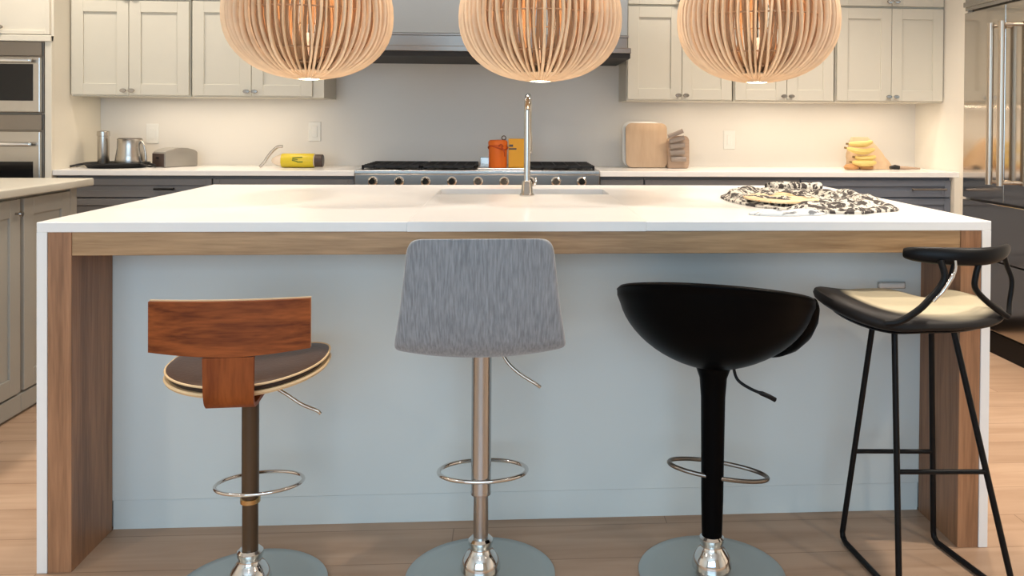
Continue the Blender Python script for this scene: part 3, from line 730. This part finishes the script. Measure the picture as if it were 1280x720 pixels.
# rolled front lip
bm = B(); rows = []
lip = [(0.236, 0.0), (0.257, 0.000), (0.270, -0.014), (0.275, -0.042), (0.272, -0.080), (0.258, -0.112), (0.232, -0.134), (0.205, -0.140)]
for i in range(25):
    a = math.radians(20+120*i/24); fade = 1-abs(2*i/24-1)**4; row = []
    for k, (r, dz) in enumerate(lip): row.append(bm.verts.new(((0.242+(r-0.242)*(0.4+0.6*fade))*math.cos(a), (0.242+(r-0.242)*(0.4+0.6*fade))*math.sin(a), z0+rimh(a)+dz*fade)))
    rows.append(row)
for a, b in zip(rows, rows[1:]):
    for k in range(len(lip)-1): bm.faces.new((a[k], a[k+1], b[k+1], b[k]))
lo = obj('front_lip', bm, 'bowl', t, True)
mdf = lo.modifiers.new('thickness', 'SOLIDIFY'); mdf.thickness = 0.010; mdf.offset = 0
pr_ = pad(B(), 0, 0, 0.14, 0.14, 2.2, lambda x, y: 0.650+0.6*(x*x+y*y), lambda x, y: 0.612+0.6*(x*x+y*y), edge=0.015)
obj('seat_cushion', pr_, 'bowl', t, True)
t.location = (1.766, -0.095, 0); t.rotation_euler = (0, 0, rz)

# --- black wire stool with cream seat
ox, oy = 2.32, -0.12
t = thing('bar_stool', 'black wire-frame bar stool with saddle seat in cream leather and low curved backrest', 'stool', (ox, oy, 0))
RB = 0.0078
foot = {'fl': (2.178, 0.050), 'nl': (2.200, -0.255), 'fr': (2.437, 0.035), 'nr': (2.487, -0.27)}
top = {'fl': (2.250, 0.010), 'nl': (2.213, -0.185), 'fr': (2.405, 0.000), 'nr': (2.362, -0.190)}
for key in ('fl', 'nl', 'fr', 'nr'):
    fx_, fy_ = foot[key]; tx, ty = top[key]
    obj('leg', rod(B(), (fx_, fy_, 0.03), (tx, ty, 0.684), RB, 12), 'black', t, True)
for a, b in (('fl', 'nl'), ('fr', 'nr')):
    (ax, ay), (bx, by) = foot[a], foot[b]
    L = Vector((bx-ax, by-ay, 0)); Ln = L.normalized()
    P = [Vector((ax, ay, 0.032)), Vector((ax, ay, 0.018))+Ln*0.003, Vector((ax, ay, RB+0.001))+Ln*0.018, Vector((bx, by, RB+0.001))-Ln*0.018, Vector((bx, by, 0.018))-Ln*0.003, Vector((bx, by, 0.032))]
    obj('runner', tube(B(), P, RB, 12), 'black', t, True)
def legp(k, z):
    f = (z-0.03)/0.67; return (foot[k][0]+(top[k][0]-foot[k][0])*f, foot[k][1]+(top[k][1]-foot[k][1])*f, z)
obj('footrest_bar', rod(B(), legp('fl', 0.265), legp('fr', 0.265), 0.0062, 12), 'black', t, True)
obj('footrest_bar', rod(B(), legp('nl', 0.315), legp('nr', 0.315), 0.0062, 12), 'black', t, True)
scx, scy, sa, sb = 2.293, -0.085, 0.243, 0.187
def st(x, y):
    v = max(0, y/sb)
    z = 0.706 + 0.006*y/sb + 0.046*max(0, (-x-0.08)/0.163)**1.8 + 0.010*max(0, (x-0.10)/0.143)**2
    z += -0.050*math.exp(-((x-0.10)/0.045)**2)*v**1.5 + 0.012*math.exp(-((x-0.17)/0.05)**2)*v
    return z
ed = lambda x, y: max(0.0, min(1.0, (abs(x/sa)**2.3+abs(y/sb)**2.3)))
thk = lambda x, y: 0.026+0.018*max(0, (-x-0.03)/0.21)
bm = pad(B(), scx, scy, sa, sb, 2.3, lambda x, y: st(x, y)+0.012*(1-ed(x, y)**3)-0.30*thk(x, y)*ed(x, y)**9, lambda x, y: st(x, y)-thk(x, y)*(1-0.36*ed(x, y)**6), nr=26, ns=110, edge=0.003)
seat = obj('seat', bm, 'seat4', t, True)
seat_loc = (scx-ox, scy-oy)
mm = M['seat4'].node_tree.nodes
for nd in mm:
    if nd.type == 'MAPPING': nd.inputs['Location'].default_value = (-(seat_loc[0]+0.035)/0.212, -(seat_loc[1]+0.022)/0.215, 0); nd.inputs['Scale'].default_value = (1/0.212, 1/0.215, 0)
obj('seat_pan', pad(B(), scx, scy, sa*0.80, sb*0.84, 2.3, lambda x, y: st(x, y)-thk(x, y)-0.0005, lambda x, y: st(x, y)-thk(x, y)-0.008, nr=8, edge=0.004), 'black', t, True)
P = smooth_pts([(2.236, -0.185, 0.861), (2.262, -0.210, 0.861), (2.33, -0.238, 0.860), (2.41, -0.242, 0.860), (2.475, -0.215, 0.864), (2.522, -0.170, 0.869)], 5)
n = len(P); RR = [0.012+0.011*math.sin(PI*min(1, max(0, i/(n-1))))**0.8 for i in range(n)]
obj('backrest', tube(B(), P, RR, 14, flat=0.6), 'black', t, True)
def strap(pts, r, m='black', nm='back_strut'): return obj(nm, tube(B(), smooth_pts(pts, 5), r, 10), m, t, True)
strap([(2.302, -0.245, 0.850), (2.304, -0.262, 0.815), (2.290, -0.264, 0.786), (2.262, -0.268, 0.758), (2.232, -0.274, 0.734), (2.185, -0.274, 0.706), (2.155, -0.262, 0.699)], 0.0085)
strap([(2.340, -0.240, 0.850), (2.326, -0.250, 0.814), (2.302, -0.255, 0.780), (2.272, -0.262, 0.756)], 0.0062)
strap([(2.331, -0.262, 0.853), (2.327, -0.270, 0.831), (2.313, -0.273, 0.808), (2.293, -0.275, 0.780), (2.268, -0.276, 0.755)], [0.0034]*8+[0.0052]*8+[0.004]*5, 'chrome', 'steel_strut')
strap([(2.407, -0.240, 0.850), (2.396, -0.240, 0.811), (2.398, -0.238, 0.777), (2.440, -0.228, 0.738), (2.496, -0.215, 0.701)], 0.0078)
strap([(2.497, -0.190, 0.864), (2.514, -0.180, 0.826), (2.528, -0.180, 0.785), (2.522, -0.180, 0.731), (2.512, -0.195, 0.702)], 0.0065)

# ------------------------------------------------------------------ things on the island
# patterned textiles
def rag(cx, cy, a, b, h, seed, th=0.004, lobes=0.10, ridge=1.0, ns=90, nr=26, z=H+0.0005, rot=0.0, tilt=0.0):
    bm = B(); rows = []; rows2 = []
    for j in range(nr+1):
        s = j/nr; r1 = []; r2 = []
        for k in range(ns if j else 1):
            p = 2*PI*k/ns
            e = 1+lobes*(noise.noise(Vector((math.cos(p)*1.6, math.sin(p)*1.6, seed)))+0.5*noise.noise(Vector((math.cos(p)*5, math.sin(p)*5, seed+3))))
            x, y = a*s*e*math.cos(p), b*s*e*math.sin(p)
            x, y = x*math.cos(rot)-y*math.sin(rot), x*math.sin(rot)+y*math.cos(rot)
            f = abs(noise.noise(Vector((x*9, y*7, seed))))*1.3 + ridge*0.45*abs(math.sin(s*11+2*noise.noise(Vector((x*4, y*4, seed)))))
            zz = z+th+h*f*min(1, (1-s)*7+0.12)
            r1.append(bm.verts.new((cx+x, cy+y, zz))); r2.append(bm.verts.new((cx+x, cy+y, z)))
        rows.append(r1); rows2.append(r2)
    for R_ in (rows, rows2):
        for k in range(ns): bm.faces.new((R_[0][0], R_[1][k], R_[1][(k+1) % ns]))
        for p_, q_ in zip(R_[1:], R_[2:]):
            for k in range(ns): bm.faces.new((p_[k], p_[(k+1) % ns], q_[(k+1) % ns], q_[k]))
    for k in range(ns): bm.faces.new((rows[-1][k], rows[-1][(k+1) % ns], rows2[-1][(k+1) % ns], rows2[-1][k]))
    return bm
t = thing('patterned_cloth', 'crumpled black and white patterned cloth with a tan striped centre on the island', 'cloth', (2.22, 0.6, H))
obj('printed_border', rag(2.235, 0.575, 0.262, 0.40, 0.022, 1.7, ridge=1.6), 'cloth_bw', t, True)
obj('striped_centre', rag(2.125, 0.47, 0.115, 0.17, 0.010, 4.2, z=H+0.018, ridge=0.3, lobes=0.05), 'cloth_tan', t, True, label='tan and orange striped centre')
q = B(); tube(q, smooth_pts([(2.26, 1.02, H+0.018), (2.32, 1.05, H+0.020), (2.40, 1.03, H+0.017), (2.47, 1.04, H+0.018)]), 0.0165, 12, flat=1.6)
tag(obj('rolled_cloth', q, 'cloth_bw', None, True, origin=(2.36, 1.03, H)), 'small rolled black and white cloth at the back of the crumpled cloth', 'cloth')
tag(obj('folded_cloth', rag(2.045, 0.165, 0.115, 0.045, 0.010, 8.8, rot=0.05), 'cloth_grey', None, True, origin=(2.045, 0.165, H)), 'thin grey patterned folded cloth at the front edge of the island pile', 'cloth')

# ------------------------------------------------------------------ things on the back worktop
# tray and vessels
TX0, TX1 = -1.10, -0.72
t = thing('serving_tray', 'black oval serving tray carrying the steel canister and jug', 'tray', (-0.92, 2.6, H))
q = lathe(B(), [(0, 0), (0.165, 0), (0.19, 0.022), (0.195, 0.024), (0.193, 0.028), (0.185, 0.026), (0.162, 0.006), (0, 0.006)], (-0.95, 2.565, H+0.0005), 48, 0.88, 0.80)
obj('pan', q, 'iron', t, True)
q = B()
for s in (-1, 1): tube(q, smooth_pts([(-0.95+s*0.150, 2.50, H+0.022), (-0.95+s*0.21, 2.485, H+0.010), (-0.95+s*0.21, 2.55, H+0.014), (-0.95+s*0.160, 2.57, H+0.022)]), 0.006, 8)
obj('handle', q, 'iron', t, True)
z0 = H+0.0075
tag(obj('tall_canister', lathe(B(), [(0, 0), (0.029, 0), (0.030, 0.003), (0.030, 0.165), (0.033, 0.167), (0.033, 0.190), (0.030, 0.193), (0.012, 0.195), (0, 0.196)], (-1.035, 2.59, z0), 32), 'steel', None, True, origin=(-1.035, 2.59, z0)), 'tall slim stainless steel canister on the black tray', 'canister')
t = thing('steel_jug', 'squat stainless steel jug with a handle on the black tray', 'jug', (-0.88, 2.61, z0))
obj('body', lathe(B(), [(0, 0), (0.078, 0), (0.080, 0.004), (0.072, 0.06), (0.066, 0.10), (0.064, 0.142), (0.066, 0.150), (0.062, 0.150), (0.060, 0.142), (0.062, 0.10), (0.068, 0.06), (0.074, 0.008), (0, 0.008)], (-0.885, 2.575, z0), 40), 'steel', t, True)
obj('handle', tube(B(), smooth_pts([(-0.823, 2.57, z0+0.138), (-0.805, 2.56, z0+0.12), (-0.795, 2.56, z0+0.07), (-0.793, 2.56, z0+0.025), (-0.812, 2.57, z0+0.022)]), 0.006, 10), 'steel', t, True)
obj('lid', lathe(B(), [(0.059, -0.004), (0.062, 0.001), (0.062, 0.005), (0.058, 0.007), (0, 0.006)], (-0.885, 2.575, z0+0.149), 32), 'steel_dark', t, True)
# toaster
t = thing('toaster', 'small grey toaster with an arched top turned sideways beside the black tray', 'toaster', (-0.670, 2.655, H))
q = B(); prof = [(-0.105, 0.0), (-0.105, 0.082), (-0.085, 0.094), (-0.04, 0.105), (0.0, 0.108), (0.04, 0.105), (0.085, 0.094), (0.105, 0.082), (0.105, 0.0)]
A = [q.verts.new((-0.670+x, 2.60, H+0.001+z)) for x, z in prof]; C2 = [q.verts.new((-0.670+x, 2.71, H+0.001+z)) for x, z in prof]
q.faces.new(A); q.faces.new(C2[::-1])
for i in range(len(A)): j = (i+1) % len(A); q.faces.new((A[i], A[j], C2[j], C2[i]))
bmesh.ops.bevel(q, geom=[e for e in q.edges], offset=0.004, segments=2, affect='EDGES')
obj('body', q, 'toaster', t, True)
obj('end_panel', box(B(), -0.779, -0.7755, 2.604, 2.706, H+0.004, H+0.078, 0.0015, 1), 'brown_dark', t)
obj('lever', box(B(), -0.787, -0.7795, 2.645, 2.665, H+0.05, H+0.058, 0.002, 1), 'black', t)
t.rotation_euler = (0, 0, math.radians(57))
# yellow bottle
q = lathe(B(), [(0, 0), (0.028, 0), (0.032, 0.004), (0.033, 0.02), (0.030, 0.036), (0.036, 0.040), (0.0395, 0.06), (0.0395, 0.16), (0.036, 0.185), (0, 0.185)], seg=32)
t = thing('squeeze_bottle', 'yellow-labelled plastic bottle with dark cap lying on its side', 'bottle', (0.06, 2.60, H))
def lay(bm, x, r=0.0405): return xf(bm, Matrix.Translation((x, 2.58, H+r)) @ Matrix.Rotation(-PI/2, 4, 'Y'))
q.free()
obj('body', lay(lathe(B(), [(0, 0), (0.034, 0.002), (0.0395, 0.012), (0.0395, 0.165), (0.037, 0.185), (0.028, 0.215), (0.014, 0.240), (0, 0.246)], seg=32), 0.130), 'clear', t, True)
obj('label_wrap', lay(lathe(B(), [(0.0398, 0.006), (0.0404, 0.007), (0.0404, 0.178), (0.0385, 0.186)], seg=32), 0.130), 'label_y', t, True, label='bright yellow label')
obj('cap', lay(lathe(B(), [(0, -0.042), (0.032, -0.042), (0.036, -0.038), (0.036, 0.001), (0, 0.001)], seg=28), 0.130), 'brown_dark', t, True)
q = B()
for (ax, az, bx, bz, r) in ((-0.01, 0.016, 0.045, 0.020, 0.0045), (-0.012, 0.004, 0.018, -0.003, 0.004), (0.015, -0.006, 0.048, -0.006, 0.004), (-0.01, 0.010, 0.02, 0.008, 0.003)):
    P = []
    for i in range(7):
        f = i/6; x = ax+(bx-ax)*f; z = az+(bz-az)*f; P.append((0.02+x, 2.58-math.sqrt(max(0, 0.0404**2-z*z))-0.0002, H+0.0405+z))
    tube(q, P, r, 6, flat=0.3)
obj('label_print', q, 'label_g', t, True)
q = B(); tube(q, smooth_pts([(-0.165, 2.53, H+0.006), (-0.145, 2.54, H+0.03), (-0.125, 2.55, H+0.065), (-0.10, 2.56, H+0.098), (-0.075, 2.565, H+0.118), (-0.05, 2.565, H+0.120)]), 0.0085, 8, flat=1.4)
tag(obj('bent_tongs', q, 'steel', None, True, origin=(-0.165, 2.53, H)), 'bent grey metal tongs propped beside the yellow bottle', 'tongs')
# orange canister and yellow box on the range
zc = 0.9365
t = thing('orange_canister', 'orange wrapped canister with a tied ribbon standing on the range', 'canister', (1.165, 2.4, zc))
obj('body', lathe(B(), [(0, 0), (0.048, 0), (0.050, 0.004), (0.050, 0.120), (0.053, 0.122), (0.053, 0.140), (0.044, 0.150), (0, 0.152)], (1.160, 2.40, zc), 32), 'orange', t, True)
q = B(); tube(q, [(1.160+0.053*math.cos(2*PI*k/32), 2.40+0.053*math.sin(2*PI*k/32), zc+0.108+0.01*math.sin(4*PI*k/32)) for k in range(32)], 0.004, 6, True)
tube(q, smooth_pts([(1.18, 2.345, zc+0.115), (1.195, 2.340, zc+0.09), (1.20, 2.345, zc+0.06)]), 0.0035, 6); tube(q, smooth_pts([(1.165, 2.345, zc+0.118), (1.178, 2.338, zc+0.128), (1.19, 2.342, zc+0.115)]), 0.0035, 6)
obj('ribbon', q, mat('dark orange ribbon', (0.50, 0.07, 0.01), 0.5), t, True)
obj('ring_knob', tube(B(), [(1.192+0.011*math.cos(2*PI*k/20), 2.40, zc+0.162+0.011*math.sin(2*PI*k/20)) for k in range(20)], 0.003, 6, True), 'bronze', t, True)
t = thing('yellow_box', 'flat amber yellow box standing behind the faucet on the range', 'box', (1.27, 2.4, zc))
obj('carton', box(B(), 1.218, 1.318, 2.385, 2.425, zc, zc+0.158, 0.002, 1), 'yellow', t)
q = B(); box(q, 1.220, 1.262, 2.3835, 2.3852, zc+0.098, zc+0.106); box(q, 1.222, 1.243, 2.3835, 2.3852, zc+0.114, zc+0.126)
obj('print_mark', q, 'brown_dark', t)
# cutting board leaning on the wall
t_ = math.radians(11)
def lean(bm, x, y, z, a): return xf(bm, Matrix.Translation((x, y, z)) @ Matrix.Rotation(a, 4, 'X'))
def rrect(w, h, r, th, n=8):
    bm = B(); P = []
    for cx, cz, a0 in ((w/2-r, h-r, 0), (-w/2+r, h-r, 90), (-w/2+r, r, 180), (w/2-r, r, 270)):
        for i in range(n+1):
            a = math.radians(a0+90*i/n); P.append((cx+r*math.cos(a), cz+r*math.sin(a)))
    a = [bm.verts.new((x, 0, z)) for x, z in P]; b = [bm.verts.new((x, th, z)) for x, z in P]
    bm.faces.new(a); bm.faces.new(b[::-1])
    for i in range(len(P)): j = (i+1) % len(P); bm.faces.new((a[i], a[j], b[j], b[i]))
    return bm
bm = lean(rrect(0.245, 0.262, 0.035, 0.016), 2.030, 2.640, H+0.005, -math.radians(8))
tag(obj('cutting_board', bm, 'board', None, False, origin=(2.03, 2.64, H)), 'tan wooden cutting board with rounded corners leaning on the backsplash', 'cutting board')
bm = lean(rrect(0.235, 0.272, 0.05, 0.010), 2.008, 2.672, H+0.004, -math.radians(7.5))
tag(obj('cutting_board', bm, 'white', None, False, origin=(2.008, 2.67, H)), 'white cutting board mostly hidden behind the tan wooden one', 'cutting board')
# knife block
bx = 2.205
t = thing('knife_block', 'wooden knife block beside the tan cutting board', 'knife block', (bx, 2.66, H))
q = B(); prof = [(-0.055, 0.0), (0.065, 0.0), (0.072, 0.03), (0.070, 0.17), (0.055, 0.19), (-0.02, 0.19), (-0.055, 0.16)]
A = [q.verts.new((bx+x, 2.615, H+0.001+z)) for x, z in prof]; C2 = [q.verts.new((bx+x, 2.72, H+0.001+z)) for x, z in prof]
q.faces.new(A); q.faces.new(C2[::-1])
for i in range(len(A)): j = (i+1) % len(A); q.faces.new((A[i], A[j], C2[j], C2[i]))
bmesh.ops.bevel(q, geom=[e for e in q.edges], offset=0.004, segments=2, affect='EDGES')
obj('block', q, 'block', t, True)
for i, (z, dx, sl) in enumerate(((0.055, 0.008, 0.00), (0.092, 0.0, 0.005), (0.128, 0.0, 0.012), (0.160, -0.004, 0.022), (0.188, -0.012, 0.034))):
    q = B(); x0 = bx-0.045+dx
    tube(q, smooth_pts([(x0, 2.603, H+z), (x0+0.045, 2.600, H+z+sl*0.5), (x0+0.085, 2.598, H+z+sl)], 4), [0.0135]*8+[0.0145], 10, flat=0.7)
    tag(obj('kitchen_knife', q, 'handle', None, True, origin=(x0, 2.60, H+z)), 'grey brown handled kitchen knife, %s of the five in the block' % ('lowest', 'second from bottom', 'middle one', 'second from top', 'topmost')[i], 'knife', 'knives in the wooden block')
# paper bag, bananas, bread
q = B(); NB = 14
base = [(3.240, 2.58), (3.50, 2.56), (3.52, 2.70), (3.25, 2.72)]
rings = []
for j in range(9):
    f = j/8; cx = 3.375-0.065*f; z = H+0.002+0.188*f; wx = 0.14*(1-f**1.4)+0.050*f**1.4; wy = 0.075*(1-f)+0.02*f
    ring = []
    for k in range(28):
        a = 2*PI*k/28; c, s = math.cos(a), math.sin(a)
        x = wx*math.copysign(abs(c)**0.7, c); y = wy*math.copysign(abs(s)**0.7, s); nn = 1+0.10*noise.noise(Vector((x*20, y*20, z*18)))
        ring.append(q.verts.new((cx+x*nn, 2.64+y*nn, z)))
    rings.append(ring)
for a, b in zip(rings, rings[1:]):
    for k in range(28): q.faces.new((a[k], a[(k+1) % 28], b[(k+1) % 28], b[k]))
q.faces.new(rings[0]); q.faces.new(rings[-1])
tag(obj('paper_bag', q, 'paper', None, False, origin=(3.37, 2.64, H)), 'crumpled brown paper bag slumped behind the bananas', 'bag')
def banana(pts, lab):
    P = smooth_pts(pts, 5); n = len(P)
    tt = thing('banana', lab, 'banana', pts[0], 'bananas by the paper bag')
    obj('fruit', tube(B(), P, [0.006+0.012*math.sin(PI*i/(n-1))**0.6 for i in range(n)], 8), 'banana', tt, True)
    a, b = Vector(pts[0]), Vector(pts[1]); d = (a-b).normalized()
    obj('stalk', tube(B(), [a-d*0.004, a+d*0.016], 0.0055, 8), 'stem', tt, True)
zb = H+0.10
banana([(3.205, 2.545, zb+0.052), (3.250, 2.530, zb+0.050), (3.30, 2.525, zb+0.052), (3.345, 2.54, zb+0.066)], 'upper banana resting against the brown paper bag')
banana([(3.195, 2.545, zb+0.026), (3.245, 2.515, zb+0.010), (3.30, 2.515, zb+0.008), (3.355, 2.535, zb+0.022)], 'second banana just below the topmost banana')
banana([(3.240, 2.535, zb-0.026), (3.275, 2.52, zb-0.034), (3.32, 2.515, zb-0.032), (3.36, 2.53, zb-0.022)], 'third banana from the top in the bunch')
banana([(3.215, 2.515, H+0.046), (3.26, 2.495, H+0.040), (3.31, 2.49, H+0.040), (3.35, 2.50, H+0.046)], 'lowest banana lying on the bread rolls')
for (x, a, lab) in ((3.215, 0.045, 'left golden bread roll under the bananas'), (3.305, 0.045, 'right golden bread roll under the bananas')):
    tag(obj('bread_roll', lathe(B(), [(0, 0), (a*0.8, 0.002), (a, 0.015), (a*0.75, 0.030), (0, 0.034)], (x, 2.53, H+0.001), 28, 1.0, 0.7), 'bread', None, True, origin=(x, 2.53, H)), lab, 'bread')
t = thing('pastry_brush', 'small wooden brush with dark bristles lying by the paper bag', 'brush', (3.52, 2.52, H))
obj('handle', tube(B(), smooth_pts([(3.50, 2.52, H+0.013), (3.55, 2.515, H+0.012), (3.62, 2.51, H+0.010)], 4), [0.011]*4+[0.010, 0.008, 0.007, 0.006, 0.005], 10), 'block', t, True)
obj('bristles', tube(B(), [(3.445, 2.525, H+0.013), (3.475, 2.522, H+0.017), (3.50, 2.52, H+0.014)], [0.010, 0.015, 0.012], 10), 'iron', t, True)
